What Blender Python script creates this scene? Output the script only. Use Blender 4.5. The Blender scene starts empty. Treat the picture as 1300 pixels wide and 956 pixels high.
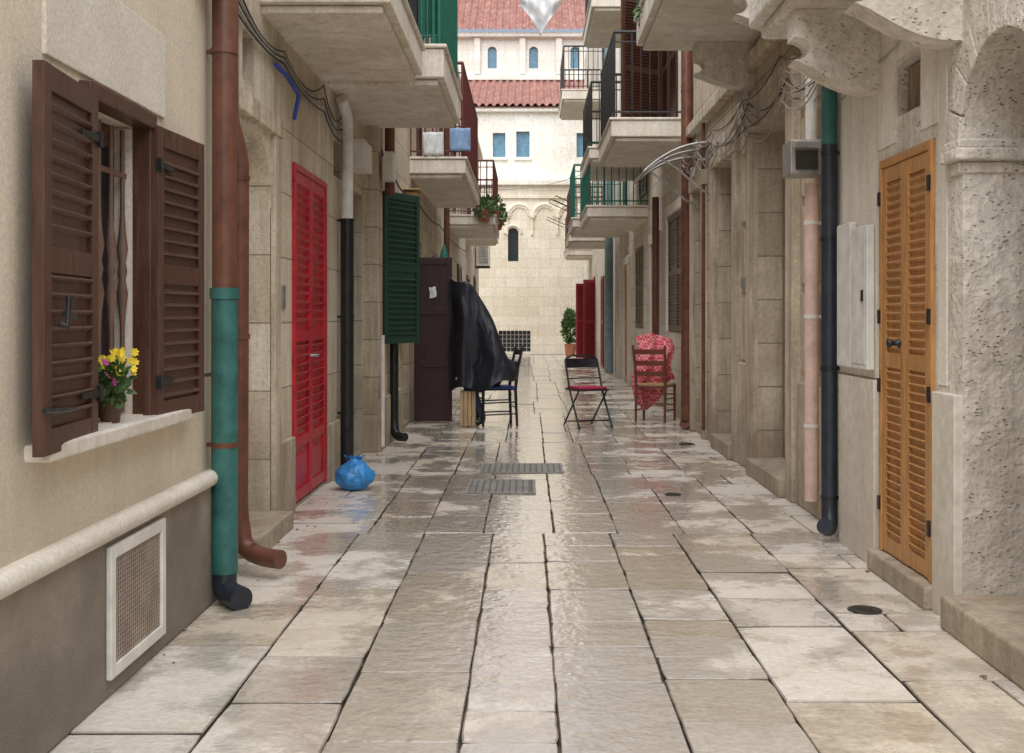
import bpy, bmesh, math, random
from mathutils import Vector, Matrix, noise as mnoise
random.seed(7)
rad=math.radians
D=bpy.data
scene=bpy.context.scene
COL=scene.collection
# ------------------------------------------------------------------ mesh builder
class MB:
    def __init__(s): s.v=[];s.f=[];s.m=[];s.sm=[]
    def poly(s,pts,mi=0,sm=False):
        b=len(s.v); s.v+= [tuple(p) for p in pts]; s.f.append(tuple(range(b,b+len(pts)))); s.m.append(mi); s.sm.append(sm)
    def add(s,vs,fs,mi=0,sm=False):
        b=len(s.v); s.v+=[tuple(p) for p in vs]
        for f in fs: s.f.append(tuple(b+i for i in f)); s.m.append(mi); s.sm.append(sm)
    def boxm(s,c,size,mi=0,M=None,rot=None):
        hx,hy,hz=[a/2 for a in size]; vs=[]
        for x,y,z in ((-hx,-hy,-hz),(hx,-hy,-hz),(hx,hy,-hz),(-hx,hy,-hz),(-hx,-hy,hz),(hx,-hy,hz),(hx,hy,hz),(-hx,hy,hz)):
            p=Vector((x,y,z))
            if rot is not None: p=rot@p
            p=p+Vector(c)
            if M is not None: p=M@p
            vs.append(p)
        s.add(vs,[(0,3,2,1),(4,5,6,7),(0,1,5,4),(1,2,6,5),(2,3,7,6),(3,0,4,7)],mi)
    def box(s,a,b,mi=0,M=None):
        s.boxm([(a[i]+b[i])/2 for i in range(3)],[abs(a[i]-b[i]) for i in range(3)],mi,M)
    def tube(s,pts,r,seg=10,mi=0,caps=True,M=None):
        pts=[Vector(p) for p in pts]
        if M is not None: pts=[M@p for p in pts]
        n=len(pts); rs=r if isinstance(r,(list,tuple)) else [r]*n
        t=(pts[1]-pts[0]).normalized()
        u=t.orthogonal().normalized(); vs=[]
        for i in range(n):
            if i==0: tt=(pts[1]-pts[0]).normalized()
            elif i==n-1: tt=(pts[-1]-pts[-2]).normalized()
            else:
                tt=((pts[i+1]-pts[i]).normalized()+(pts[i]-pts[i-1]).normalized())
                tt=tt.normalized() if tt.length>1e-6 else (pts[i+1]-pts[i]).normalized()
            u=(u-tt*u.dot(tt))
            u=u.normalized() if u.length>1e-6 else tt.orthogonal().normalized()
            w=tt.cross(u)
            for k in range(seg):
                a=2*math.pi*k/seg
                vs.append(pts[i]+(u*math.cos(a)+w*math.sin(a))*rs[i])
        fs=[]
        for i in range(n-1):
            for k in range(seg):
                fs.append((i*seg+k,i*seg+(k+1)%seg,(i+1)*seg+(k+1)%seg,(i+1)*seg+k))
        s.add(vs,fs,mi,True)
        if caps:
            s.poly(vs[:seg][::-1],mi); s.poly(vs[-seg:],mi)
    def grid(s,fn,nu,nv,mi=0,sm=True):
        vs=[fn(i/nu,j/nv) for j in range(nv+1) for i in range(nu+1)]
        fs=[(j*(nu+1)+i,j*(nu+1)+i+1,(j+1)*(nu+1)+i+1,(j+1)*(nu+1)+i) for j in range(nv) for i in range(nu)]
        s.add(vs,fs,mi,sm)
    def obj(s,name,mats,parent=None,bevel=0,recalc=True,thick=0):
        me=D.meshes.new(name); me.from_pydata(s.v,[],s.f)
        for m in (mats if isinstance(mats,(list,tuple)) else [mats]): me.materials.append(m)
        me.polygons.foreach_set('material_index',s.m); me.polygons.foreach_set('use_smooth',s.sm)
        if recalc:
            bm=bmesh.new(); bm.from_mesh(me); bmesh.ops.recalc_face_normals(bm,faces=bm.faces); bm.to_mesh(me); bm.free()
        me.update()
        o=D.objects.new(name,me); COL.objects.link(o)
        if parent: o.parent=parent
        if thick:
            md=o.modifiers.new('s','SOLIDIFY'); md.thickness=thick
        if bevel:
            md=o.modifiers.new('b','BEVEL'); md.width=bevel; md.segments=2; md.limit_method='ANGLE'; md.angle_limit=rad(40)
        return o
def empty(name):
    o=D.objects.new(name,None); COL.objects.link(o); o.empty_display_size=.2; return o
def rnd_path(pts,r=.08,n=5):
    pts=[Vector(p) for p in pts]; out=[pts[0]]
    for i in range(1,len(pts)-1):
        a,b,c=pts[i-1],pts[i],pts[i+1]
        d1=(a-b).normalized(); d2=(c-b).normalized()
        rr=min(r,(a-b).length*.49,(c-b).length*.49)
        p,q=b+d1*rr,b+d2*rr
        for k in range(n+1):
            t=k/n; out.append((p*(1-t)+b*t)*(1-t)+(b*(1-t)+q*t)*t)
    out.append(pts[-1]); return out
# ------------------------------------------------------------------ materials
def newmat(name):
    m=D.materials.new(name); m.use_nodes=True; nt=m.node_tree
    return m,nt,nt.nodes['Principled BSDF']
def N(nt,t,**k):
    n=nt.nodes.new(t)
    for a,b in k.items(): setattr(n,a,b)
    return n
def mixc(nt,f,a,b,mode='MIX'):
    n=N(nt,'ShaderNodeMix',data_type='RGBA',blend_type=mode)
    for i,v in ((0,f),(6,a),(7,b)):
        if isinstance(v,bpy.types.NodeSocket): nt.links.new(v,n.inputs[i])
        elif i==0: n.inputs[0].default_value=v
        else: n.inputs[i].default_value=(v[0],v[1],v[2],1)
    return n.outputs[2]
def noise(nt,vec,scale,detail=2,rough=.6,dist=0):
    n=N(nt,'ShaderNodeTexNoise'); n.inputs['Scale'].default_value=scale; n.inputs['Detail'].default_value=detail
    n.inputs['Roughness'].default_value=rough; n.inputs['Distortion'].default_value=dist
    nt.links.new(vec,n.inputs['Vector']); return n.outputs['Fac']
def mr(nt,v,a,b,c,d,smooth=False):
    n=N(nt,'ShaderNodeMapRange'); 
    if smooth: n.interpolation_type='SMOOTHSTEP'
    nt.links.new(v,n.inputs[0])
    for i,x in enumerate((a,b,c,d)): n.inputs[i+1].default_value=x
    return n.outputs[0]
def mth(nt,op,a,b=0):
    n=N(nt,'ShaderNodeMath',operation=op)
    for i,v in enumerate((a,b)):
        if isinstance(v,bpy.types.NodeSocket): nt.links.new(v,n.inputs[i])
        else: n.inputs[i].default_value=v
    return n.outputs[0]
def vscale(nt,vec,s):
    n=N(nt,'ShaderNodeMapping'); n.inputs['Scale'].default_value=s; nt.links.new(vec,n.inputs['Vector']); return n.outputs[0]
def grey(nt,v):
    n=N(nt,'ShaderNodeCombineColor'); 
    for i in range(3): nt.links.new(v,n.inputs[i])
    return n.outputs[0]
def stone(name,c1,c2,c3=None,ls=1.1,fs=28,rough=.85,bump=.3,blocks=None,plane='yz',streak=0.,dirt=.5,pits=0.,blockvar=.82,mort=.5,msize=.006,patch=0.,dh=.25):
    m,nt,b=newmat(name)
    pos=N(nt,'ShaderNodeNewGeometry').outputs['Position']
    c3=c3 or tuple(x*.5 for x in c2)
    n1=noise(nt,pos,ls,4,.68); col=mixc(nt,mr(nt,n1,.38,.64,0,1),c1,c2)
    n2=noise(nt,pos,fs,2,.7); col=mixc(nt,1,col,grey(nt,mr(nt,n2,.25,.75,.80,1.14)),'MULTIPLY')
    n4=noise(nt,pos,ls*5,3,.7); col=mixc(nt,mr(nt,n4,.52,.72,0,.55),col,c2)
    h=mth(nt,'ADD',mth(nt,'MULTIPLY',n2,.6),mth(nt,'MULTIPLY',n4,.8))
    if patch:
        col=mixc(nt,mr(nt,n1,.40,.37,0,patch),col,tuple(min(x*1.12,.85) for x in c1)); 
    if streak:
        st=noise(nt,vscale(nt,pos,(5,5,.4)),1.6,3,.7)
        col=mixc(nt,mr(nt,st,.46,.72,0,streak),col,c3)
    if pits:
        vo=N(nt,'ShaderNodeTexVoronoi'); vo.inputs['Scale'].default_value=34; nt.links.new(vscale(nt,pos,(1,1,2.2)),vo.inputs['Vector'])
        pm=mr(nt,vo.outputs['Distance'],.05,.28,1,0); pm=mth(nt,'MULTIPLY',pm,mr(nt,n4,.47,.64,0,1))
        col=mixc(nt,mth(nt,'MULTIPLY',pm,pits),col,c3); h=mth(nt,'SUBTRACT',h,mth(nt,'MULTIPLY',pm,1.2))
    if blocks:
        sp=N(nt,'ShaderNodeSeparateXYZ'); nt.links.new(pos,sp.inputs[0]); cb=N(nt,'ShaderNodeCombineXYZ')
        nt.links.new(sp.outputs[1 if plane=='yz' else 0],cb.inputs[0]); nt.links.new(sp.outputs[2],cb.inputs[1])
        br=N(nt,'ShaderNodeTexBrick'); nt.links.new(cb.outputs[0],br.inputs['Vector'])
        br.inputs['Scale'].default_value=1; br.inputs['Brick Width'].default_value=blocks[0]; br.inputs['Row Height'].default_value=blocks[1]
        br.inputs['Mortar Size'].default_value=msize; br.inputs['Mortar Smooth'].default_value=.4
        br.inputs['Color1'].default_value=(1,1,1,1); br.inputs['Color2'].default_value=(blockvar,blockvar*.97,blockvar*.92,1); br.inputs['Mortar'].default_value=(mort,mort*.94,mort*.85,1)
        col=mixc(nt,1,col,br.outputs['Color'],'MULTIPLY')
        h=mth(nt,'SUBTRACT',h,mth(nt,'MULTIPLY',br.outputs['Fac'],1.6))
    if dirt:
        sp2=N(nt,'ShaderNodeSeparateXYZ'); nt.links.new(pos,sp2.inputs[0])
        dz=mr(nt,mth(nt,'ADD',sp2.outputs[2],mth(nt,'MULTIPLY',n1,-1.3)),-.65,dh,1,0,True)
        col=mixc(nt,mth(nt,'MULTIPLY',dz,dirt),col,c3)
    nt.links.new(col,b.inputs['Base Color']); b.inputs['Roughness'].default_value=rough
    bp=N(nt,'ShaderNodeBump'); bp.inputs['Strength'].default_value=bump; bp.inputs['Distance'].default_value=.02
    nt.links.new(h,bp.inputs['Height']); nt.links.new(bp.outputs[0],b.inputs['Normal'])
    return m
def simple(name,c,rough=.5,metal=0,var=.25,sc=9,bump=.08,wood=False,spec=None):
    m,nt,b=newmat(name)
    pos=N(nt,'ShaderNodeNewGeometry').outputs['Position']
    v=vscale(nt,pos,(1,1,.12)) if wood else pos
    n1=noise(nt,v,sc*(4 if wood else 1),3,.7)
    k=mr(nt,n1,.3,.7,1-var,1+var*.6)
    nt.links.new(mixc(nt,1,c,grey(nt,k),'MULTIPLY'),b.inputs['Base Color'])
    nt.links.new(mr(nt,n1,.3,.7,max(rough-.12,.03),min(rough+.12,1)),b.inputs['Roughness']); b.inputs['Metallic'].default_value=metal
    if bump>.1:
        bp=N(nt,'ShaderNodeBump'); bp.inputs['Strength'].default_value=bump; bp.inputs['Distance'].default_value=.01
        nt.links.new(n1,bp.inputs['Height']); nt.links.new(bp.outputs[0],b.inputs['Normal'])
    return m
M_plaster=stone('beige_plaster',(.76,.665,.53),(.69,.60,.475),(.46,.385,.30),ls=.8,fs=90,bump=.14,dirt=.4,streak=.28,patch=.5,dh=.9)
M_dado=stone('rough_render',(.38,.325,.26),(.28,.235,.19),(.14,.12,.10),ls=2,fs=120,bump=.6,dirt=.5)
M_trim=stone('pale_trim',(.78,.73,.645),(.69,.635,.54),(.42,.37,.30),ls=2.5,fs=60,bump=.15,dirt=.3)
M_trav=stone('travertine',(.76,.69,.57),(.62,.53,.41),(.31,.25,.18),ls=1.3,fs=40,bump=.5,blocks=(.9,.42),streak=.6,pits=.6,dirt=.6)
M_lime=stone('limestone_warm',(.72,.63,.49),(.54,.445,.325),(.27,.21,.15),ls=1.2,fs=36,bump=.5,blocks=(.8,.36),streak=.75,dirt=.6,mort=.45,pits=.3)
M_lime2=stone('limestone_pale',(.79,.74,.65),(.70,.635,.53),(.40,.345,.27),ls=1.0,fs=36,bump=.3,blocks=(.7,.3),streak=.5,dirt=.5)
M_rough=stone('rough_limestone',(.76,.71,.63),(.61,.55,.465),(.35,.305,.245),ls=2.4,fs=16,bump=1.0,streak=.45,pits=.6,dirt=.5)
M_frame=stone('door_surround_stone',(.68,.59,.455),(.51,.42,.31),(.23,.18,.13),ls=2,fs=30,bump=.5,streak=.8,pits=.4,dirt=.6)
M_white=stone('pale_render',(.80,.75,.67),(.71,.65,.555),(.46,.40,.32),ls=1.1,fs=60,bump=.18,streak=.55,dirt=.5,patch=.5)
M_slab=stone('balcony_concrete',(.80,.75,.66),(.69,.62,.51),(.41,.34,.26),ls=1.6,fs=45,bump=.2,streak=.5,dirt=0,patch=.4)
M_marble=stone('marble_plinth',(.79,.745,.67),(.70,.635,.54),(.48,.41,.32),ls=3,fs=20,bump=.08,rough=.4,dirt=.5,streak=.3)
M_church=stone('church_stone',(.80,.74,.63),(.72,.655,.54),(.50,.43,.33),ls=.6,fs=14,bump=.4,blocks=(.75,.33),plane='xz',streak=.35,dirt=.2,mort=.7,blockvar=.9)
M_church2=stone('church_render',(.84,.82,.77),(.78,.755,.69),(.56,.52,.45),ls=.6,fs=14,bump=.2,blocks=(.9,.4),plane='xz',streak=.3,dirt=0,mort=.85,blockvar=.94)
M_brown=simple('brown_shutter_paint',(.095,.042,.027),.38,var=.4,wood=True)
M_red=simple('red_paint',(.50,.012,.028),.38,var=.35)
M_redd=simple('dark_red_paint',(.26,.02,.025),.45)
M_oak=simple('honey_wood',(.50,.25,.085),.42,var=.4,wood=True)
M_oldwood=simple('weathered_wood',(.25,.185,.13),.75,var=.6,wood=True,bump=.35)
M_dkwood=simple('dark_plum_wood',(.042,.018,.017),.6,var=.5,wood=True,bump=.2)
M_green=simple('green_paint',(.012,.055,.038),.4)
M_greenr=simple('green_rail',(.01,.13,.09),.5)
M_copper=simple('copper_paint_pipe',(.15,.058,.036),.38,var=.35)
M_teal=simple('teal_pipe',(.035,.15,.135),.45,var=.4)
M_black=simple('black_metal',(.014,.015,.018),.35)
M_bpipe=simple('dark_blue_pipe',(.022,.028,.042),.4)
M_rust=simple('maroon_rail',(.13,.03,.028),.5)
M_brbar=simple('brown_bar',(.17,.10,.075),.5)
M_pink=simple('pink_pvc',(.72,.52,.45),.45,var=.2)
M_wpipe=simple('white_pvc',(.74,.72,.67),.45,var=.2)
M_plast=simple('cream_plastic',(.75,.73,.68),.45,var=.15)
M_steel=simple('steel',(.40,.39,.37),.4,.6,var=.4)
M_grate=simple('galvanised_grate',(.34,.33,.31),.5,.3,var=.4)
M_grate2=simple('dark_grate_plate',(.17,.16,.145),.6,.2,var=.4)  # darker version of the grate colour, for the plate between the studs
M_iron=simple('cast_iron',(.07,.062,.055),.5,.4,var=.4)
M_tan=simple('tan_mesh',(.38,.31,.24),.6)
M_glass=simple('window_glass',(.03,.04,.05),.08,var=.3,bump=.02)
M_bglass=simple('church_glass',(.13,.26,.36),.15)
M_dark=simple('dark_interior',(.03,.025,.02),.9)
M_cable=simple('cable',(.05,.045,.04),.6)
M_cableg=simple('grey_cable',(.36,.33,.29),.6)
M_leaf=simple('leaf',(.06,.13,.03),.5,var=.5,sc=40)
M_terra=simple('terracotta',(.36,.14,.07),.8)
M_dkpot=simple('brown_plastic_pot',(.10,.05,.03),.6)
M_yel=simple('yellow_petal',(.80,.62,.03),.5); M_mag=simple('magenta_petal',(.35,.03,.22),.5)
M_bluebag=simple('blue_plastic',(.04,.28,.66),.38,bump=.3,sc=25)
M_blackcloth=simple('black_raincoat',(.016,.018,.027),.45,bump=.2,sc=10)
M_jeans=simple('jeans',(.03,.05,.10),.85); M_skin=simple('skin',(.48,.25,.16),.5,var=.1); M_hair=simple('hair',(.03,.02,.015),.6,sc=60)
M_blueseat=simple('blue_seat',(.02,.07,.40),.5); M_redseat=simple('red_cushion',(.36,.012,.07),.6)
M_rwood=simple('chair_wood',(.15,.045,.028),.4,wood=True); M_straw=simple('straw',(.45,.3,.14),.8,sc=60,bump=.4)
M_crate=simple('pale_wood',(.50,.36,.2),.7,wood=True)
M_cloth=simple('white_laundry',(.74,.75,.76),.8,bump=.2)
M_bcloth=simple('pale_blue_laundry',(.25,.38,.6),.8,bump=.2)
def mk_check():
    m,nt,b=newmat('red_white_check'); tc=N(nt,'ShaderNodeTexCoord').outputs['Object']
    ck=N(nt,'ShaderNodeTexChecker'); ck.inputs['Scale'].default_value=34; nt.links.new(tc,ck.inputs[0])
    ck.inputs[1].default_value=(.60,.03,.07,1); ck.inputs[2].default_value=(.72,.34,.34,1)
    nt.links.new(ck.outputs[0],b.inputs['Base Color']); b.inputs['Roughness'].default_value=.8; return m
M_check=mk_check()
def mk_tile():
    m,nt,b=newmat('roof_tiles'); pos=N(nt,'ShaderNodeNewGeometry').outputs['Position']
    n1=noise(nt,pos,2.2,3,.7); n2=noise(nt,vscale(nt,pos,(5,3,3)),1,2,.6)
    c=mixc(nt,mr(nt,n1,.35,.65,0,1),(.30,.13,.10),(.19,.085,.07)); c=mixc(nt,mr(nt,n2,.5,.7,0,.5),c,(.42,.27,.22))
    nt.links.new(c,b.inputs['Base Color']); b.inputs['Roughness'].default_value=.85; return m
M_tile=mk_tile()
def mk_paving():
    m,nt,b=newmat('wet_limestone_paving'); pos=N(nt,'ShaderNodeNewGeometry').outputs['Position']
    at=N(nt,'ShaderNodeAttribute',attribute_name='slab'); 
    sp=N(nt,'ShaderNodeSeparateColor'); nt.links.new(at.outputs['Color'],sp.inputs[0])
    r1,r2,edge=sp.outputs[0],sp.outputs[1],sp.outputs[2]
    px=N(nt,'ShaderNodeSeparateXYZ'); nt.links.new(pos,px.inputs[0])
    col=mixc(nt,r1,(.78,.735,.655),(.66,.62,.555)); col=mixc(nt,mth(nt,'MULTIPLY',r2,.6),col,(.66,.55,.40))
    n1=noise(nt,pos,2.4,5,.7); col=mixc(nt,mr(nt,n1,.48,.72,0,.45),col,(.48,.395,.29))
    n2=noise(nt,pos,45,2,.7); col=mixc(nt,1,col,grey(nt,mr(nt,n2,.25,.75,.84,1.08)),'MULTIPLY')
    vs=noise(nt,vscale(nt,pos,(5,1.8,1)),2,4,.75); col=mixc(nt,mr(nt,vs,.56,.70,0,.4),col,(.80,.77,.70))
    w=noise(nt,pos,1.5,5,.66); mid=mr(nt,mth(nt,'ABSOLUTE',mth(nt,'SUBTRACT',px.outputs[0],.15)),.3,1.6,.13,-.05)
    wv=mth(nt,'ADD',mth(nt,'ADD',w,mid),mth(nt,'MULTIPLY',r1,.10)); wet=mr(nt,wv,.49,.62,0,1,True)
    col=mixc(nt,wet,col,mixc(nt,1,col,(.80,.785,.765),'MULTIPLY'))
    col=mixc(nt,edge,col,(.13,.11,.085))
    nt.links.new(col,b.inputs['Base Color'])
    ro=mth(nt,'ADD',mr(nt,wet,0,1,.30,.09),mth(nt,'MULTIPLY',mr(nt,n2,.3,.7,0,.12),mr(nt,wet,0,1,1,.3)))
    nt.links.new(ro,b.inputs['Roughness'])
    nt.links.new(mth(nt,'MULTIPLY',wet,mr(nt,edge,0,1,.85,0)),b.inputs['Coat Weight']); b.inputs['Coat Roughness'].default_value=.05; b.inputs['Coat IOR'].default_value=1.5
    n5=noise(nt,pos,13,2,.6)
    h=mth(nt,'ADD',mth(nt,'MULTIPLY',n5,mr(nt,wet,0,1,1,.8)),mth(nt,'MULTIPLY',n2,mr(nt,wet,0,1,.4,.12)))
    bp=N(nt,'ShaderNodeBump'); bp.inputs['Strength'].default_value=.34; bp.inputs['Distance'].default_value=.02
    nt.links.new(h,bp.inputs['Height']); nt.links.new(bp.outputs[0],b.inputs['Normal'])
    bp2=N(nt,'ShaderNodeBump'); bp2.inputs['Strength'].default_value=.26; bp2.inputs['Distance'].default_value=.02
    nt.links.new(n5,bp2.inputs['Height']); nt.links.new(bp2.outputs[0],b.inputs['Coat Normal']); return m
M_pave=mk_paving()
M_ground=stone('ground_stone',(.15,.13,.10),(.10,.085,.065),ls=2,fs=30,dirt=0)
# ------------------------------------------------------------------ facade
def facade(mb,P,a0,a1,z0,z1,ops,mi=0,body=4.0,ring=True):
    As=sorted(set([a0,a1]+[o[0] for o in ops]+[o[1] for o in ops])); Zs=sorted(set([z0,z1]+[o[2] for o in ops]+[o[3] for o in ops]))
    for i in range(len(As)-1):
        for j in range(len(Zs)-1):
            ca,cz=(As[i]+As[i+1])/2,(Zs[j]+Zs[j+1])/2
            if any(o[0]<ca<o[1] and o[2]<cz<o[3] for o in ops): continue
            mb.poly([P(As[i],Zs[j],0),P(As[i+1],Zs[j],0),P(As[i+1],Zs[j+1],0),P(As[i],Zs[j+1],0)],mi)
    for o in ops:
        ya,yb,za,zb,t=o[:5]; arch=len(o)>5 and o[5]; r=(yb-ya)/2; zs=zb-r if arch else zb
        mb.poly([P(ya,za,0),P(ya,za,t),P(ya,zs,t),P(ya,zs,0)],mi); mb.poly([P(yb,za,0),P(yb,za,t),P(yb,zs,t),P(yb,zs,0)],mi)
        mb.poly([P(ya,za,0),P(yb,za,0),P(yb,za,t),P(ya,za,t)],mi)
        mb.poly([P(ya,za,t),P(yb,za,t),P(yb,zb,t),P(ya,zb,t)],1)
        if arch:
            n=14; arc=[((ya+yb)/2-r*math.cos(math.pi*k/n),zs+r*math.sin(math.pi*k/n)) for k in range(n+1)]
            for k in range(n):
                (p,q),(p2,q2)=arc[k],arc[k+1]
                if (zb-q)+(zb-q2)>1e-4: mb.poly([P(p,q,0),P(p2,q2,0),P(p2,zb,0),P(p,zb,0)],mi)
                mb.poly([P(p,q,0),P(p2,q2,0),P(p2,q2,t),P(p,q,t)],mi)
        else: mb.poly([P(ya,zb,0),P(yb,zb,0),P(yb,zb,t),P(ya,zb,t)],mi)
    mb.poly([P(a0,z0,0),P(a0,z0,body),P(a0,z1,body),P(a0,z1,0)],mi); mb.poly([P(a1,z0,0),P(a1,z0,body),P(a1,z1,body),P(a1,z1,0)],mi)
    mb.poly([P(a0,z1,0),P(a1,z1,0),P(a1,z1,body),P(a0,z1,body)],mi); mb.poly([P(a0,z0,body),P(a1,z0,body),P(a1,z1,body),P(a0,z1,body)],mi)
def side(X,s): return lambda a,z,t:(X+s*t,a,z)
def leaf(mb,M,w,h,mi=0,st=.055,th=.035,pitch=.042,rails=(0.,.5,1.),solid=0.,ang=38,sd=.045):
    mb.box((0,-th/2,0),(st,th/2,h),mi,M); mb.box((w-st,-th/2,0),(w,th/2,h),mi,M)
    rl=.075; zs=[max(0,min(h-rl,r*h-rl/2)) for r in rails]
    for z in zs: mb.box((st,-th/2+.002,z),(w-st,th/2-.002,z+rl),mi,M)
    if solid: 
        mb.box((st,-.008,rl),(w-st,.008,solid*h),mi,M); mb.box((st+.05,-.014,rl+.05),(w-st-.05,.014,solid*h-.05),mi,M); mb.box((st,-th/2+.002,solid*h),(w-st,th/2-.002,solid*h+rl),mi,M)
    z=rl+(solid*h+rl*.1 if solid else 0)+pitch*.6
    while z<h-rl:
        R=Matrix.Rotation(rad(ang+random.uniform(-2,2)),3,'X')
        if not any(a-.012<z<a+rl+.012 for a in zs): mb.boxm((w/2,0,z),(w-2*st,sd,.008),mi,M,R)
        z+=pitch
    mb.box((st,-.002,rl),(w-st,.002,h-rl),mi,M)
def LM(x,y,z,deg): return Matrix.Translation((x,y,z))@Matrix.Rotation(rad(deg),4,'Z')
def surround(mb,s,X,ya,yb,za,zb,w,p,mi=0,lw=None):
    lw=lw or w; x0,x1=X-s*p,X+s*.01
    mb.box((x0,ya-w,za),(x1,ya,zb),mi); mb.box((x0,yb,za),(x1,yb+w,zb),mi); mb.box((x0-s*.01,ya-w-.02,zb),(x1,yb+w+.02,zb+lw),mi)
def closed_shutter(parent,name,s,X,ya,yb,za,zb,mat,leaves=2,solid=0,flip=False,**k):
    mb=MB(); w=(yb-ya)/leaves
    for i in range(leaves):
        M=LM(X,ya+i*w+.003,za,90) if not flip else LM(X,ya+(i+1)*w-.003,za,-90)
        leaf(mb,M,w-.006,zb-za,0,solid=solid,pitch=k.get('pitch',.042 if ya<17 else .07),sd=k.get('sd',.045),ang=k.get('ang',38),th=k.get('th',.035))
    return mb.obj(name,mat,parent,bevel=.003 if ya<10 else 0)
# ------------------------------------------------------------------ LEFT houses
h=empty('plaster_house'); mb=MB()
facade(mb,side(-1.46,-1),-1.0,5.3,0,5.6,[(3.74,4.32,.93,2.02,.16)])
mb.obj('walls',[M_plaster,M_dark],h)
mb=MB(); mb.box((-1.47,-1.0,0),(-1.425,5.28,.55)); mb.obj('dado',M_dado,h,bevel=.01)
mb=MB(); mb.tube([(-1.425,-1,.575),(-1.425,5.27,.575)],.036,14); mb.box((-1.47,-1,.551),(-1.43,5.275,.602)); mb.obj('string_course',M_trim,h)
mb=MB(); mb.box((-1.47,3.42,2.09),(-1.448,4.55,2.42)); mb.obj('window_lintel',M_trim,h,bevel=.004)
mb=MB(); mb.box((-1.615,3.30,.875),(-1.385,4.74,.925)); mb.obj('window_sill',M_marble,h,bevel=.008)
mb=MB()
mb.box((-1.50,3.70,.926),(-1.43,3.745,2.06)); mb.box((-1.50,4.315,.926),(-1.43,4.36,2.06)); mb.box((-1.50,3.70,2.015),(-1.42,4.36,2.07))
for y in (3.75,4.02,4.27): mb.box((-1.60,y,.93),(-1.565,y+.04,2.01))
mb.box((-1.60,3.75,1.93),(-1.566,4.31,2.01)); mb.box((-1.60,3.75,.93),(-1.566,4.31,1.0))
mb.obj('window_frame',M_brown,h,bevel=.004)
mb=MB(); mb.box((-1.59,3.76,.94),(-1.583,4.3,2.0)); mb.obj('window_glass',M_glass,h)
mb=MB(); mb.box((-1.58,4.319,.93),(-1.505,4.309,2.01)); mb.obj('window_reveal',M_trim,h)
mb=MB()
for i in range(5):
    y=3.80+i*.12; prof=[(0.0,.009),(.2,.009),(.3,.009),(.36,.013),(.42,.021),(.47,.012),(.5,.018),(.53,.012),(.58,.021),(.64,.013),(.7,.009),(1,.009)]
    mb.tube([(-1.525,y,.94+a*1.06) for a,_ in prof],[b*1.0 for _,b in prof],10)
for z in (1.12,1.82): mb.box((-1.531,3.745,z),(-1.519,4.31,z+.02))
mb.obj('window_grille',M_brbar,h)
for nm,M in (('shutter_near',LM(-1.425,3.73,.90,-86)),('shutter_far',LM(-1.425,4.335,.90,86))):
    mb=MB(); leaf(mb,M,.50,1.13,0,st=.06,pitch=.05); mb.obj(nm,M_brown,h,bevel=.004)
mb=MB()
for z in (1.05,1.88):
    mb.boxm((-1.405,3.73,z),(.02,.03,.05)); mb.boxm((-1.405,4.345,z),(.02,.03,.05)); mb.boxm((-1.400,3.64,z),(.006,.14,.022)); mb.boxm((-1.400,4.43,z),(.006,.14,.022))
mb.tube([(-1.38,3.45,1.02),(-1.36,3.25,1.03),(-1.36,3.2,1.035)],.008,8); mb.tube([(-1.37,3.33,1.28),(-1.35,3.34,1.27),(-1.35,3.35,1.36)],.009,8)
mb.tube([(-1.36,3.34,1.31),(-1.36,3.42,1.30)],.008,8); mb.tube([(-1.38,4.83,1.05),(-1.37,4.92,1.05)],.008,8)
mb.obj('shutter_hardware',M_black,h)
# vent grille
v=empty('wall_vent_grille'); mb=MB()
y0,y1,z0,z1=3.84,4.42,.07,.52; X=-1.424; w=.045
mb.box((X,y0,z0),(X+.02,y0+w,z1)); mb.box((X,y1-w,z0),(X+.02,y1,z1)); mb.box((X,y0+w,z0),(X+.02,y1-w,z0+w)); mb.box((X,y0+w,z1-w),(X+.02,y1-w,z1))
mb.box((X,y0+w,z0+w),(X+.014,y0+w+.012,z1-w)); mb.box((X,y1-w-.012,z0+w),(X+.014,y1-w,z1-w))
mb.obj('frame',M_plast,v,bevel=.004)
mb=MB()
n=22
for i in range(n): 
    z=z0+w+(z1-z0-2*w)*(i+.5)/n; mb.boxm((X+.008,(y0+y1)/2,z),(.010,y1-y0-2*w-.026,.006),0,None,Matrix.Rotation(rad(35),3,'Y'))
for i in range(22):
    y=y0+w+.012+(y1-y0-2*w-.024)*(i+.5)/22; mb.box((X+.013,y-.002,z0+w),(X+.016,y+.002,z1-w))
mb.obj('louvre_mesh',M_tan,v)
mb=MB(); mb.box((X,y0+w,z0+w),(X+.003,y1-w,z1-w)); mb.obj('backing',M_dkwood,v)
# stone house 2
h=empty('stone_house'); mb=MB(); XL=-1.58
facade(mb,side(XL,-1),5.3,10.9,0,5.9,[(6.10,7.0,.10,2.42,.22,True),(7.62,8.86,.02,2.34,.07),(10.1,10.82,.02,2.45,.15),(9.25,9.6,2.45,2.75,.2),(6.3,6.55,2.62,2.9,.2)])
mb.obj('walls',[M_trav,M_dark],h)
mb=MB(); surround(mb,-1,XL,6.10,7.0,0,2.42,.16,.03,lw=.12); mb.box((XL-.2,6.1,0),(XL+.14,7.0,.106)); mb.box((XL-.01,5.34,0),(XL+.03,5.93,.5)); mb.box((XL-.01,7.18,0),(XL+.03,7.6,.5)); mb.box((XL-.01,8.9,0),(XL+.03,10.05,.45))
mb.obj('door_surround',M_frame,h,bevel=.006)
closed_shutter(h,'red_louvered_door',-1,XL-.012,7.67,8.81,.04,2.29,M_red,2,solid=.16,pitch=.062,sd=.066,ang=44,th=.05,flip=True)
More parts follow.
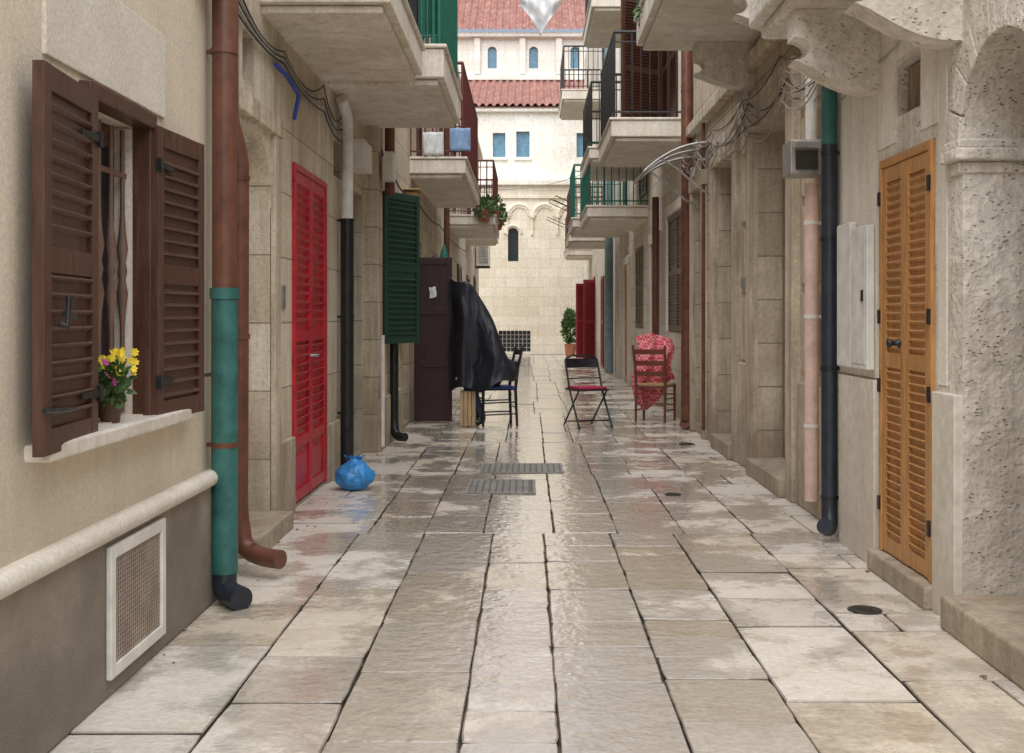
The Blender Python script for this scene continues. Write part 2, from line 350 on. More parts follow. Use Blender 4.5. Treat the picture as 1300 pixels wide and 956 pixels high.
mb=MB(); mb.box((XL-.05,7.622,.022),(XL+.02,7.668,2.335)); mb.box((XL-.05,8.812,.022),(XL+.02,8.858,2.335)); mb.box((XL-.05,7.668,2.292),(XL+.02,8.812,2.337)); mb.obj('red_door_frame',M_red,h,bevel=.003)
mb=MB(); mb.tube([(XL+.0,8.22,1.02),(XL+.05,8.22,1.02),(XL+.05,8.31,1.02)],.012,8); mb.obj('door_handle',M_steel,h)
mb=MB(); mb.box((XL-.2,6.11,.11),(XL-.16,6.54,2.3)); mb.box((XL-.2,6.56,.11),(XL-.16,6.99,2.3)); mb.obj('arched_door',M_trim,h,bevel=.005)
mb=MB(); mb.box((XL-.005,7.28,1.35),(XL+.012,7.38,1.50)); mb.box((XL-.005,9.75,1.5),(XL+.012,9.88,1.62)); mb.obj('doorbell_plate',M_steel,h,bevel=.002)
mb=MB(); leaf(mb,LM(XL-.1,10.11,.03,90),.70,2.4); mb.obj('green_door',M_green,h,bevel=.003)
# house 3
h=empty('limestone_house'); X3=-1.44; mb=MB()
facade(mb,side(X3,-1),10.9,19,0,7.0,[(11.3,12.5,1.05,2.55,.15),(13.0,13.75,.05,2.3,.2,True),(14.7,15.9,3.2,5.2,.15),(14.6,15.5,.05,2.3,.2),(17,18,1.1,2.3,.15)])
mb.obj('walls',[M_lime,M_dark],h)
mb=MB(); leaf(mb,LM(X3+.01,11.28,1.03,62),.62,1.52,pitch=.055,sd=.055); leaf(mb,LM(X3+.06,12.55,1.03,84),.6,1.52); mb.obj('green_shutters',M_green,h,bevel=.003)
mb=MB(); mb.box((X3-.15,13.0,.06),(X3-.12,13.75,2.3)); mb.box((X3-.15,14.6,.06),(X3-.1,15.5,2.3)); mb.obj('brown_doors',M_oldwood,h)
closed_shutter(h,'balcony_door_shutters',-1,X3-.05,14.72,15.88,3.22,5.18,M_brown)
closed_shutter(h,'window_shutters',-1,X3-.02,17.02,17.98,1.1,2.3,M_brown)
mb=MB(); mb.box((X3-.01,10.93,0),(X3+.03,12.9,.5)); mb.obj('plinth',M_frame,h,bevel=.006)
# house 4
h=empty('low_limestone_house'); X4=-1.46; mb=MB()
facade(mb,side(X4,-1),19,34,0,6.0,[(20.5,21.4,.05,2.3,.15),(23.5,24.6,1.1,2.4,.15),(27,28,.05,2.3,.15),(30.5,31.4,1.1,2.4,.15),(21.5,22.6,3.4,5.4,.15),(27.2,28.2,3.4,5.4,.15)])
mb.obj('walls',[M_lime2,M_dark],h)
for a,b,c,d,mt in ((20.5,21.4,.05,2.3,M_green),(23.5,24.6,1.1,2.4,M_brown),(27,28,.05,2.3,M_brown),(30.5,31.4,1.1,2.4,M_green),(21.5,22.6,3.4,5.4,M_brown),(27.2,28.2,3.4,5.4,M_brown)):
    closed_shutter(h,'shutters',-1,X4+.02,a+.005,b-.005,c+.01,d-.01,mt)
mb=MB(); mb.box((X4-.5,18.9,6.004),(X4+.12,34.1,6.12)); mb.obj('cornice',M_slab,h,bevel=.01)
# ------------------------------------------------------------------ RIGHT houses
h=empty('arched_doorway_house'); XR=1.82; mb=MB()
facade(mb,side(XR,1),-1,6.95,0,5.0,[(3.95,4.76,.13,2.40,.9,True),(5.08,5.84,.1,2.10,.07),(5.26,5.60,2.28,2.53,.2)])
mb.obj('walls',[M_rough,M_dark],h)
mb=MB(); mb.box((XR+.84,3.96,.14),(XR+.89,4.75,2.3)); mb.obj('inner_door',M_oldwood,h)
mb=MB(); mb.box((XR-.006,4.93,1.0),(XR+.02,5.03,2.6)) ; mb.box((XR-.008,5.90,.98),(XR+.02,6.94,4.98)); mb.box((XR-.008,5.03,2.56),(XR+.02,5.90,4.98)); mb.box((XR-.008,5.03,2.16),(XR+.02,5.25,2.56)); mb.box((XR-.008,5.61,2.16),(XR+.02,5.90,2.56)); mb.obj('smooth_render',M_white,h)
mb=MB(); mb.box((XR-.035,4.765,.0),(XR+.01,5.03,.97)); mb.box((XR-.03,5.89,0),(XR+.01,6.55,.97)); mb.obj('marble_plinth',M_marble,h,bevel=.005)
mb=MB(); mb.box((XR-.05,4.70,1.95),(XR+.88,4.90,2.0)); mb.box((XR-.035,4.72,2.0),(XR+.88,4.90,2.04)); mb.box((XR-.02,4.745,1.90),(XR+.88,4.9,1.95))
mb.obj('impost_capital',M_rough,h,bevel=.008)
mb=MB(); 
for k in range(9):
    a0,a1=math.pi*k/9+.01,math.pi*(k+1)/9-.01; r0,r1=.407,.56; c=(4.355,1.995)
    vs=[]
    for xx in (XR-.02,XR+.01):
        for a,r in ((a0,r0),(a1,r0),(a1,r1),(a0,r1)): vs.append((xx,c[0]+r*math.cos(a),c[1]+r*math.sin(a)))
    mb.add(vs,[(0,1,2,3),(7,6,5,4),(0,4,5,1),(1,5,6,2),(2,6,7,3),(3,7,4,0)])
mb.obj('arch_voussoirs',M_rough,h,bevel=.006)
mb=MB(); mb.box((XR-.10,2.6,0),(XR+.88,4.755,.138)); mb.box((XR-.07,5.03,0),(XR+.05,5.88,.106)); mb.obj('door_step',M_frame,h,bevel=.012)
closed_shutter(h,'honey_louvered_door',1,XR+.005,5.12,5.80,.115,2.05,M_oak,2)
mb=MB(); mb.box((XR-.02,5.084,.108),(XR+.05,5.12,2.095)); mb.box((XR-.02,5.80,.108),(XR+.05,5.836,2.095)); mb.box((XR-.02,5.12,2.053),(XR+.05,5.80,2.094)); mb.obj('honey_door_frame',M_oak,h,bevel=.004)
mb=MB(); mb.tube([(XR-.01,5.53,1.17),(XR-.03,5.53,1.17),(XR-.045,5.53,1.17),(XR-.07,5.53,1.17),(XR-.075,5.53,1.17)],[.028,.012,.012,.026,.012],12)
for z in (.35,.95,1.3,1.9): mb.boxm((XR-.024,5.10,z),(.01,.03,.07)); mb.boxm((XR-.024,5.82,z),(.01,.03,.07))
mb.obj('door_knob',M_black,h)
mb=MB(); mb.box((XR+.05,5.27,2.29),(XR+.07,5.59,2.52)); mb.obj('vent_window',M_oldwood,h)
# meter boxes
u=empty('electric_meter_box'); mb=MB(); mb.box((XR-.055,5.93,1.02),(XR-.01,6.22,1.78)); mb.box((XR-.05,6.25,1.02),(XR-.01,6.52,1.82)); mb.obj('casing',M_plast,u,bevel=.008)
mb=MB(); mb.box((XR-.06,5.95,1.05),(XR-.056,6.20,1.75)); mb.obj('door',M_wpipe,u,bevel=.002)
mb=MB(); mb.box((XR-.066,5.97,1.38),(XR-.061,6.0,1.44)); mb.obj('latch',M_black,u)
# stone house right 2
h=empty('ashlar_house'); X2=1.90; mb=MB()
facade(mb,side(X2,1),6.95,13.2,0,6.0,[(8.15,9.40,.13,2.82,.30),(10.35,11.35,.13,2.78,.30),(12.2,12.9,.1,2.7,.2)])
mb.obj('walls',[M_lime,M_dark],h)
mb=MB(); surround(mb,1,X2,8.15,9.40,.0,2.82,.22,.06,lw=.3); surround(mb,1,X2,10.35,11.35,0,2.78,.2,.05,lw=.26); surround(mb,1,X2,12.2,12.9,0,2.7,.16,.05)
mb.box((X2-.04,9.66,0),(X2+.01,10.1,.9)); mb.box((X2-.04,7.1,0),(X2+.01,7.9,.85)); 
mb.box((X2-.10,8.152,0),(X2+.29,9.398,.137)); mb.box((X2-.08,10.352,0),(X2+.29,11.348,.137)); mb.box((X2-.09,6.96,3.35),(X2+.01,13.18,3.47))
for z in (.9,1.5,2.1,2.7): mb.box((X2-.02,9.70,z+.02),(X2+.01,10.06,z+.56)); mb.box((X2-.02,7.14,z+.02),(X2+.01,7.86,z+.56))
mb.obj('stone_surrounds',M_frame,h,bevel=.012)
mb=MB()
for a,b in ((8.16,9.39),(10.36,11.34),(12.21,12.89)):
    m_=(a+b)/2; xo=0 if a<12 else -.12
    for p,q in ((a,m_-.01),(m_+.01,b)):
        mb.box((X2+.20+xo,p,.142),(X2+.25+xo,q,2.68))
        for z in (.3,1.1,1.9): mb.box((X2+.185+xo,p+.08,z),(X2+.199+xo,q-.08,z+.66))
mb.obj('wooden_doors',M_oldwood,h,bevel=.006)
mb=MB(); mb.box((X2-.032,9.78,1.55),(X2-.018,9.98,1.64)); mb.box((X2+.27,8.5,2.3),(X2+.28,8.62,2.38)); mb.obj('name_plate',M_steel,h,bevel=.002)
# house right 3
h=empty('balcony_house'); X5=1.93; mb=MB()
facade(mb,side(X5,1),13.2,24,0,8.3,[(13.8,15.5,1.1,2.65,.12),(16.6,17.5,.05,2.4,.15),(19,20.2,1.1,2.5,.15),(21.5,22.4,.05,2.3,.15),(14.6,16.2,3.72,5.8,.15),(18.4,19.6,3.3,5.2,.15),(22,23,3.3,5.2,.15),(18.4,19.6,6.3,8.0,.15)])
mb.obj('walls',[M_lime2,M_dark],h)
for a,b,c,d,mt in ((13.8,15.5,1.1,2.65,M_brown),(16.6,17.5,.05,2.4,M_brown),(19,20.2,1.1,2.5,M_oldwood),(21.5,22.4,.05,2.3,M_oak),(14.6,16.2,3.72,5.8,M_brown),(18.4,19.6,3.3,5.2,M_brown),(22,23,3.3,5.2,M_green),(18.4,19.6,6.3,8.0,M_brown)):
    closed_shutter(h,'shutters',1,X5+.0,a+.01,b-.01,c+.01,d-.01,mt)
mb=MB(); surround(mb,1,X5,16.6,17.5,0,2.4,.15,.05); surround(mb,1,X5,13.8,15.5,1.1,2.65,.14,.04); surround(mb,1,X5,21.5,22.4,0,2.3,.15,.05); mb.obj('surrounds',M_trim,h,bevel=.01)
mb=MB(); leaf(mb,LM(X5-.02,16.15,3.75,215),.75,2.0); mb.obj('open_balcony_shutter',M_brown,h)
h=empty('pale_house'); mb=MB(); X6=1.86
facade(mb,side(X6,1),24,30,0,9.0,[(25,26,.05,2.3,.15),(27.6,28.5,.05,2.3,.15),(25.2,26.2,3.3,5.2,.15),(27,28,6.6,8.5,.15)]); mb.obj('walls',[M_white,M_dark],h)
for a,b,c,d,mt in ((25,26,.05,2.3,M_oldwood),(27.6,28.5,.05,2.3,M_redd),(25.2,26.2,3.3,5.2,M_brown),(27,28,6.6,8.5,M_green)): closed_shutter(h,'shutters',1,X6-.02,a+.005,b-.005,c+.01,d-.01,mt)
h=empty('corner_house'); mb=MB(); X7=1.84
facade(mb,side(X7,1),30,37,0,9.6,[(31,32,.05,2.4,.1),(34.5,35.6,.05,2.4,.1),(33,33.8,3.3,5.2,.1)]); mb.obj('walls',[M_lime2,M_dark],h)
for a,b,c,d,mt in ((31,32,.05,2.4,M_redd),(34.5,35.6,.05,2.4,M_redd),(33,33.8,3.3,5.2,M_brown)): closed_shutter(h,'shutters',1,X7-.02,a+.005,b-.005,c+.01,d-.01,mt)
mb=MB(); leaf(mb,LM(X7-.02,30.98,.05,222),.42,2.25); leaf(mb,LM(X7-.02,34.48,.05,210),.42,2.25); mb.obj('open_red_shutter',M_redd,h)
# ------------------------------------------------------------------ CHURCH
c=empty('church'); mb=MB()
P=lambda a,z,t:(a,39.0+t,z)
facade(mb,P,-12,13,0,5.9,[(-.68,-.32,3.2,4.35,.25,True),(-1.0,.1,.1,.82,.15)],body=2); mb.obj('nave_wall',[M_church,M_glass],c)
mb=MB()
facade(mb,lambda a,z,t:(a,39.6+t,z),-12,13,5.9,8.55,[(-1.22,-.78,6.85,7.7,.15),(-.40,.06,6.85,7.75,.15),(1.7,2.1,6.85,7.7,.15),(-3.2,-2.8,6.85,7.7,.15)],body=5); mb.obj('aisle_wall',[M_church2,M_bglass],c)
mb=MB()
facade(mb,lambda a,z,t:(a,44+t,z),-12,13,8.5,12.2,[(-1.55,-1.2,10.9,11.75,.15,True),(.05,.4,10.9,11.75,.15,True),(1.65,2.0,10.9,11.75,.15,True)],body=6); mb.obj('clerestory_wall',[M_church2,M_bglass],c)
mb=MB(); mb.box((-12.01,38.85,5.8),(13.01,39.7,5.98)); mb.box((-12.01,39.4,8.42),(13.01,39.75,8.56)); mb.box((-12.01,43.75,12.08),(13.01,44.1,12.25)); mb.box((-12.01,43.85,10.42),(13.01,44.05,10.62))
for x in (-1.95,-.2,1.2): mb.box((x-.12,43.85,10.63),(x+.12,44.02,12.07))
for x,z in ((-1.0,6.8),(-.17,6.8)): mb.box((x-.30,39.52,z-.06),(x+.30,39.61,z+.045)); 
mb.obj('cornices',M_church2,c,bevel=.02)
mb=MB()
for k in range(5):
    cx=-2.0+k*.86; r=.40
    for rr,p in ((r,.07),(r*.78,.04)):
        mb.tube([(cx-rr*math.cos(math.pi*t/14),38.99,4.75+rr*math.sin(math.pi*t/14)) for t in range(15)],p,8)
    mb.box((cx-.47,38.93,4.1),(cx-.39,39.01,4.75)); mb.box((cx-.52,38.9,4.68),(cx-.34,39.01,4.78))
mb.tube([(-.5-.28*math.cos(math.pi*t/12),38.98,4.15+.28*math.sin(math.pi*t/12)) for t in range(13)],.05,8)
mb.box((-3,38.94,5.35),(2.5,39.01,5.45))
mb.obj('blind_arcade',M_church,c,bevel=.01)
mb=MB()
for i in range(9): mb.box((-1.0+i*.1375-.012,39.02,.1),(-1.0+i*.1375+.012,39.05,.82))
for i in range(6): mb.box((-1.0,39.05,.1+i*.144-.01),(.1,39.07,.1+i*.144+.01))
mb.obj('basement_grille',M_steel,c)
mb=MB()
for (ya,za,yb,zb) in ((39.35,8.58,44.0,10.42),(43.6,12.27,49,15.6)):
    def fn(u,v,ya=ya,za=za,yb=yb,zb=zb):
        x=-8+16*u; vv=v*9; st=(vv-math.floor(vv))*.05 if v<1 else 0
        return (x,ya+(yb-ya)*v,za+(zb-za)*v+.055*math.cos(x*2*math.pi/.26)-st+.05)
    mb.grid(fn,380,36)
mb.obj('tiled_roof',M_tile,c,recalc=False)
mb=MB(); mb.poly([(-12,44.0,10.40),(13,44.0,10.40),(13,39.35,8.54),(-12,39.35,8.54)]); mb.obj('roof_deck',M_tile,c)
# ------------------------------------------------------------------ balconies
def balcony(s,Xw,Xo,y0,y1,z,th,rh,rmat,sp=.11,panel=None,corb=False,br=.008,smat=M_slab):
    b=empty('balcony'); mb=MB()
    mb.box((Xw+s*.02,y0,z+.05),(Xo,y1,z+th)); mb.box((Xw+s*.02,y0+.05,z),(Xo+s*.05,y1-.05,z+.048)); mb.box((Xw+s*.02,y0-.02,z+th+.002),(Xo-s*.025,y1+.02,z+th+.035))
    mb.obj('slab',smat,b,bevel=.012)
    mb=MB(); zt=z+th+.035; xi=Xo+s*.04
    def run(p,q):
        p,q=Vector(p),Vector(q); L=(q-p).length; n=max(2,int(L/sp))
        for zz,r in ((zt+.07,.011),(zt+rh,.02),(zt+rh-.12,.009)): mb.tube([p+Vector((0,0,zz)),q+Vector((0,0,zz))],r,6)
        for i in range(n+1):
            c_=p.lerp(q,i/n); mb.tube([c_+Vector((0,0,zt)),c_+Vector((0,0,zt+rh))],br if i%6 else br*1.6,6)
    run((Xw,y0+.03,0),(xi,y0+.03,0)); run((xi,y0+.03,0),(xi,y1-.03,0)); run((xi,y1-.03,0),(Xw,y1-.03,0))
    mb.obj('railing',rmat,b)
    if panel:
        mb=MB()
        mb.grid(lambda u,v:(xi+s*.02+.006*math.sin(u*60),y0+.04+(y1-y0-.08)*u,zt+.08+(rh-.12)*v),40,4)
        mb.grid(lambda u,v:(Xw+(xi-Xw)*u,y0+.055+.006*math.sin(u*30),zt+.08+(rh-.12)*v),20,4)
        mb.obj('screen',panel,b)
    return b
balcony(-1,-1.58,-.81,6.7,8.75,3.10,.24,1.0,M_black)
balcony(-1,-1.58,-.66,8.95,11.1,3.13,.28,1.0,M_greenr,sp=.045,panel=M_greenr,br=.012)
balcony(-1,X3,-.76,13.9,17.9,3.0,.22,1.15,M_rust,sp=.09,br=.011)
balcony(-1,X4,-.60,21,24,2.95,.2,1.0,M_rust)
balcony(-1,X4,-.75,26.6,29,3.1,.2,1.0,M_black)
balcony(1,X2,.945,7.5,9.9,3.6,.26,1.0,M_black)
balcony(1,X5,1.02,13.9,16.4,3.45,.25,1.05,M_black,sp=.1)
balcony(1,X5,.95,17.6,20.2,3.7,.2,1.0,M_black)
balcony(1,X5,.95,18.2,20.8,2.85,.2,1.0,M_greenr)
balcony(1,X5,.85,21.6,23.8,2.95,.2,1.0,M_greenr)
balcony(1,X5,1.0,17.8,20.4,6.1,.22,1.0,M_black)
balcony(1,X6,.90,24.8,27,2.9,.2,1.0,M_rust)
balcony(1,X6,.80,26.4,29,6.3,.25,1.0,M_black)
balcony(1,X7,1.10,32.4,34.4,3.0,.2,1.0,M_black)
# stone corbelled balcony near right
b=empty('stone_balcony'); mb=MB(); mb.box((XR+.02,4.55,2.95),(1.27,6.55,3.12)); mb.box((XR+.02,4.6,2.88),(1.33,6.5,2.948)); mb.obj('slab',M_rough,b,bevel=.02)
def corbel(mb,yc,w,Xw,L,zt,H):
    pts=[(.01,0),(-L,0),(-L,-.14)]
    for k in range(9): a=k/8*math.pi; pts.append((-L+.08*math.sin(a),-.14-.06*(1-math.cos(a))))
    for k in range(1,9): t=k/8; pts.append((-L+.02+(L-.06)*t, -.26-(H-.26)*math.sin(t*math.pi/2)))
    pts.append((.01,-H))
    A=[(Xw+x,yc-w/2,zt+z) for x,z in pts]; B=[(Xw+x,yc+w/2,zt+z) for x,z in pts]; n=len(pts)
    mb.poly(A); mb.poly(B[::-1])
    for i in range(n): mb.poly([A[i],A[(i+1)%n],B[(i+1)%n],B[i]])
mb=MB()
for yc in (4.85,5.92): corbel(mb,yc,.17,XR+.0,.45,2.878,.42)
mb.obj('corbels',M_rough,b,bevel=.008)
mb=MB(); corbel(mb,7.75,.18,X2,.5,3.598,.38); corbel(mb,9.6,.18,X2,.5,3.598,.38); mb.obj('stone_corbels',M_rough,b,bevel=.008)
mb=MB()
for i in range(18):
    y=4.6+i*.112; mb.tube([(1.33,y,3.12),(1.33,y,4.1)],.009,6)
mb.tube([(1.33,4.58,4.1),(1.33,6.52,4.1)],.02,8); mb.obj('railing',M_black,b)
# ------------------------------------------------------------------ pipes
def pipe(segs,name='drainpipe',collars=(),wall=None,cm=None):
    o=empty(name); 
    for i,(pts,r,mt) in enumerate(segs):
        mb=MB(); pp=rnd_path(pts,.07); mb.tube(pp,r,20)
        mb.obj('pipe',mt,o)
    mb=MB()
    for (x,y,z,r,dx) in collars:
        mb.tube([(x,y,z-.012),(x,y,z+.012)],r+.004,20); mb.boxm((x+dx/2,y,z),(abs(dx),.02,.018))
    if collars: mb.obj('collars',cm or M_black,o)
    return o
pipe([([(-1.375,5.16,1.38),(-1.375,5.16,5.5)],.056,M_copper),([(-1.375,5.16,.14),(-1.375,5.16,1.42)],.060,M_teal),([(-1.375,5.16,1.38),(-1.375,5.16,1.43)],.066,M_teal),([(-1.375,5.16,.15),(-1.375,5.16,.055),(-1.27,5.05,.045)],.055,M_bpipe)],collars=[(-1.375,5.16,z,.058,-.08) for z in (.72,2.5,3.6)],cm=M_copper)
pipe([([(-1.50,5.72,2.2),(-1.50,5.72,5.8)],.045,M_copper),([(-1.22,5.62,.10),(-1.33,5.68,.10),(-1.43,5.74,.13),(-1.46,5.75,.3),(-1.455,5.75,2.1),(-1.50,5.72,2.3)],.047,M_copper)],collars=[(-1.455,5.75,.25,.047,-.1),(-1.455,5.75,1.2,.047,-.1),(-1.455,5.75,2.0,.047,-.1)],cm=M_copper)
pipe([([(-1.50,9.45,2.05),(-1.50,9.45,2.95),(-1.52,9.3,3.08)],.05,M_wpipe),([(-1.50,9.45,.05),(-1.50,9.45,2.1)],.055,M_black)],collars=[(-1.5,9.45,z,.055,-.09) for z in (.5,1.3,2.1)])
pipe([([(-1.40,10.97,0.05),(-1.40,10.97,1.12)],.02,M_wpipe)])
pipe([([(-1.36,11.22,2.5),(-1.36,11.22,6.8)],.05,M_copper)],collars=[(-1.36,11.22,2.9,.05,-.09)],cm=M_copper)
pipe([([(-1.25,11.6,.07),(-1.36,11.7,.07),(-1.38,11.75,.2),(-1.38,11.75,1.2)],.045,M_black)])
pipe([([(-1.36,19.1,.1),(-1.36,19.1,5.9)],.05,M_copper)])
pipe([([(1.755,6.62,2.25),(1.755,6.62,2.72),(1.80,6.62,2.8)],.046,M_teal),([(1.70,6.52,.10),(1.745,6.58,.07),(1.755,6.62,.16),(1.755,6.62,2.3)],.047,M_bpipe)],collars=[(1.755,6.62,z,.047,.09) for z in (.25,1.0,1.75,2.25)])
pipe([([(1.82,7.30,.12),(1.82,7.30,2.15)],.044,M_pink),([(1.82,7.30,2.35),(1.82,7.30,3.0)],.04,M_plast)],collars=[(1.82,7.3,z,.044,.1) for z in (.6,1.3,1.9)],cm=M_plast)
pipe([([(1.80,13.05,.08),(1.83,13.1,.06),(1.83,13.1,.2),(1.83,13.1,6)],.065,M_copper)],collars=[(1.83,13.1,z,.065,.1) for z in (.3,1.5,2.7,3.9)],cm=M_copper)
pipe([([(1.82,16.2,.1),(1.82,16.2,3.0)],.05,M_copper)])
pipe([([(1.86,12.05,.1),(1.86,12.05,3.4)],.02,M_copper)])
pipe([([(1.72,24.1,.1),(1.72,24.1,8)],.09,simple('grey_teal_pipe',(.20,.28,.30),.5))])
o=empty('stainless_hopper_box'); mb=MB(); mb.box((1.66,7.18,2.20),(1.86,7.42,2.42)); mb.box((1.67,7.16,2.36),(1.85,7.179,2.41)); mb.obj('box',M_steel,o,bevel=.008)
mb=MB(); mb.box((1.69,7.172,2.23),(1.83,7.178,2.35)); mb.obj('opening',M_dark,o)
o=empty('junction_box'); mb=MB(); mb.box((-1.44,4.95,2.75),(-1.36,5.12,2.87)); mb.obj('box',M_steel,o,bevel=.01)
o=empty('junction_box'); mb=MB(); mb.box((-1.58,9.9,2.6),(-1.42,10.4,2.85)); mb.box((-1.41,11.0,2.62),(-1.3,11.2,2.9)); mb.obj('box',M_plast,o,bevel=.012)
o=empty('junction_box'); mb=MB(); mb.box((1.82,9.7,2.95),(1.89,9.9,3.15)); mb.box((1.86,12.95,2.85),(1.92,13.05,3.0)); mb.obj('box',M_plast,o,bevel=.01)
o=empty('wall_lantern_box'); mb=MB(); mb.box((X3,13.15,2.52),(X3+.16,13.4,2.75)); mb.box((X3,13.1,2.76),(X3+.2,13.45,2.78)); mb.obj('box',M_straw,o,bevel=.01)
# AC
o=empty('air_conditioner'); mb=MB(); mb.box((X4+.06,31.4,2.7),(X4+.40,32.3,3.35)); mb.obj('casing',M_plast,o,bevel=.02)
mb=MB()
for i in range(12): mb.box((X4+.10,31.385,2.78+i*.042),(X4+.36,31.4,2.80+i*.042))
mb.obj('grille',M_steel,o); mb=MB(); mb.box((X4,31.5,2.66),(X4+.4,31.54,2.7)); mb.box((X4,32.1,2.66),(X4+.4,32.14,2.7)); mb.obj('bracket',M_black,o)
# canopy
o=empty('glass_door_canopy'); m,nt,bs=newmat('canopy_polycarbonate'); bs.inputs['Base Color'].default_value=(.7,.72,.7,1); bs.inputs['Roughness'].default_value=.15; bs.inputs['Alpha'].default_value=.45
def cf(u,v): return (1.9-.70*u, 11.75+1.1*v, 3.10-.30*u**2.2)
mb=MB(); mb.grid(cf,14,2); mb.obj('sheet',m,o)
mb=MB()
for v in (0,.5,1): mb.tube([cf(i/12,v) for i in range(13)],.014,6)
mb.tube([cf(1,0),cf(1,1)],.014,6); mb.tube([cf(0,0),cf(0,1)],.014,6)
for v in (0,1):
    p=cf(.75,v); mb.tube([p,(1.55,p[1],2.82),(1.78,p[1],2.62),(1.9,p[1],2.55)],.012,6)
mb.obj('frame',M_steel,o)
o=empty('clothes_line_bracket'); mb=MB()
for (x,y,z) in ((.9,20.5,3.3),(.85,23.0,3.5),(.85,26,3.4)):
    mb.tube([(x,y,z),(x-.4,y,z+.18)],.009,5); mb.tube([(x,y+.8,z),(x-.4,y+.8,z+.18)],.009,5); mb.tube([(x-.4,y,z+.18),(x-.4,y+.8,z+.18)],.004,4); mb.tube([(x-.25,y,z+.11),(x-.25,y+.8,z+.11)],.004,4)
mb.obj('arms',M_iron,o)
# ------------------------------------------------------------------ cables
def cable(pts,r=.006,mt=M_cable,sag=.06,o=None,name='cable'):
    mb=MB(); out=[]
    for i in range(len(pts)-1):
        a,b_=Vector(pts[i]),Vector(pts[i+1])
        for k in range(10):
            t=k/10; out.append(a.lerp(b_,t)-Vector((0,0,sag*4*t*(1-t))))
    out.append(Vector(pts[-1])); mb.tube(out,r,5); return mb.obj(name,mt,o)
o=empty('overhead_cables')
cable([(-1.4,29,4.6),(1.8,28,5.0)],.009,M_cableg,sag=.25,o=o)
o=empty('wall_cables')
for i in range(5): 
    z=2.95+.05*i; cable([(-1.55,5.9,z),(-1.54,7.2,z-.05-.03*i),(-1.54,8.6,z-.1),(-1.54,9.4,z-.2),(-1.54,10.8,z-.18)],.006,[M_cable,M_cableg][i%2],.05+.02*i,o)
for i in range(9):
    z=2.95+random.uniform(-.12,.25); x=1.83-random.uniform(0,.06)
    cable([(x,6.9,z-.1),(x,8.0,z),(x,9.4,z+random.uniform(-.1,.1)),(x-.05,10.6,z+random.uniform(-.1,.1)),(x,12.0,z+.1),(x,13.1,z+.15)],.005,[M_cable,M_cableg,M_cableg][i%3],random.uniform(.05,.20),o)
for i in range(4):
    cable([(1.83,9.9,3.5),(1.82,9.85-.2*i,2.95),(1.84,9.7-.5*i,2.9)],.005,M_cableg,.1,o)
cable([(1.80,6.9,2.55),(1.80,6.2,2.6),(1.80,5.0,2.7)],.005,M_cableg,.03,o)
cable([(-1.40,10.9,2.9),(-1.4,12,2.75),(-1.4,14,2.8),(-1.4,18,2.75),(-1.4,26,2.8)],.01,M_cable,.08,o)
mb=MB(); mb.tube([(-1.55,7.0,2.85),(-1.53,7.25,2.83),(-1.5,7.45,2.75),(-1.54,7.5,2.6)],.014,8); mb.obj('blue_hose',M_blueseat,o)
# ------------------------------------------------------------------ plants
def leaves(mb,c,r,n,size,mi=0,up=.3):
    for _ in range(n):
        while True:
            p=Vector([random.uniform(-1,1) for _ in range(3)])
            if p.length<1: break
        q=Vector((p.x*r[0],p.y*r[1],p.z*r[2]))+Vector(c)
        d=(p+Vector([random.uniform(-.6,.6) for _ in range(3)])+Vector((0,0,up))).normalized(); w=d.orthogonal().normalized(); w=Matrix.Rotation(random.uniform(0,6.28),3,d)@w
        s=size*random.uniform(.6,1.3)
        mb.poly([q,q+d*s*.5+w*s*.28,q+d*s,q+d*s*.5-w*s*.28],mi)
o=empty('potted_flowers'); mb=MB(); c0=(-1.475,4.02,.93)
mb.tube([(c0[0],c0[1],.927),(c0[0],c0[1],1.0),(c0[0],c0[1],1.0),(c0[0],c0[1],1.015)],[.032,.042,.046,.046],16); mb.obj('pot',M_dkpot,o)
mb=MB(); leaves(mb,(c0[0]+.01,c0[1],1.06),(.05,.08,.07),260,.035)
for k in range(14): a=random.uniform(0,6.28); mb.tube([(c0[0],c0[1],1.01),(c0[0]+.05*math.cos(a),c0[1]+.07*math.sin(a),1.14)],.002,4)
mb.obj('leaves',M_leaf,o)
def blossoms(n,mt,cy,nm,zc=1.19):
    mb=MB()
    for _ in range(n):
        p=Vector((c0[0]+random.uniform(-.02,.07),cy+random.uniform(-.07,.07),zc+random.uniform(-.045,.05)))
        nn=Vector((random.uniform(.2,1),random.uniform(-1,.3),random.uniform(-.1,.8))).normalized(); u=nn.orthogonal().normalized()
        for k in range(7):
            d=Matrix.Rotation(k*.8976,3,nn)@u; w=nn.cross(d); s=.017
            mb.poly([p,p+d*s*.6+w*s*.35,p+d*s+nn*.004,p+d*s*.6-w*s*.35])
    mb.obj(nm,mt,o,recalc=False)
blossoms(34,M_yel,4.03,'yellow_blossoms',1.13); blossoms(4,M_mag,3.91,'magenta_blossoms',1.11)
for (x,y,z,r) in ((-.66,22,3.2,.35),(-.62,23,3.1,.3),(-.8,20.9,3.1,.3)):
    o=empty('balcony_plant'); mb=MB(); mb.tube([(x,y,z-.05),(x,y,z+.15)],[.09,.13],12); mb.obj('pot',M_terra,o); mb=MB(); leaves(mb,(x,y,z+.2),(r*.6,r*1.2,r*.7),420,.07); mb.obj('leaves',M_leaf,o)
o=empty('balcony_plant'); mb=MB(); mb.box((.98,8.9,3.9),(1.15,9.7,4.05)); mb.obj('pot',M_terra,o); mb=MB(); leaves(mb,(1.0,9.5,3.88),(.08,.25,.14),260,.05,up=-.6); mb.obj('leaves',M_leaf,o)
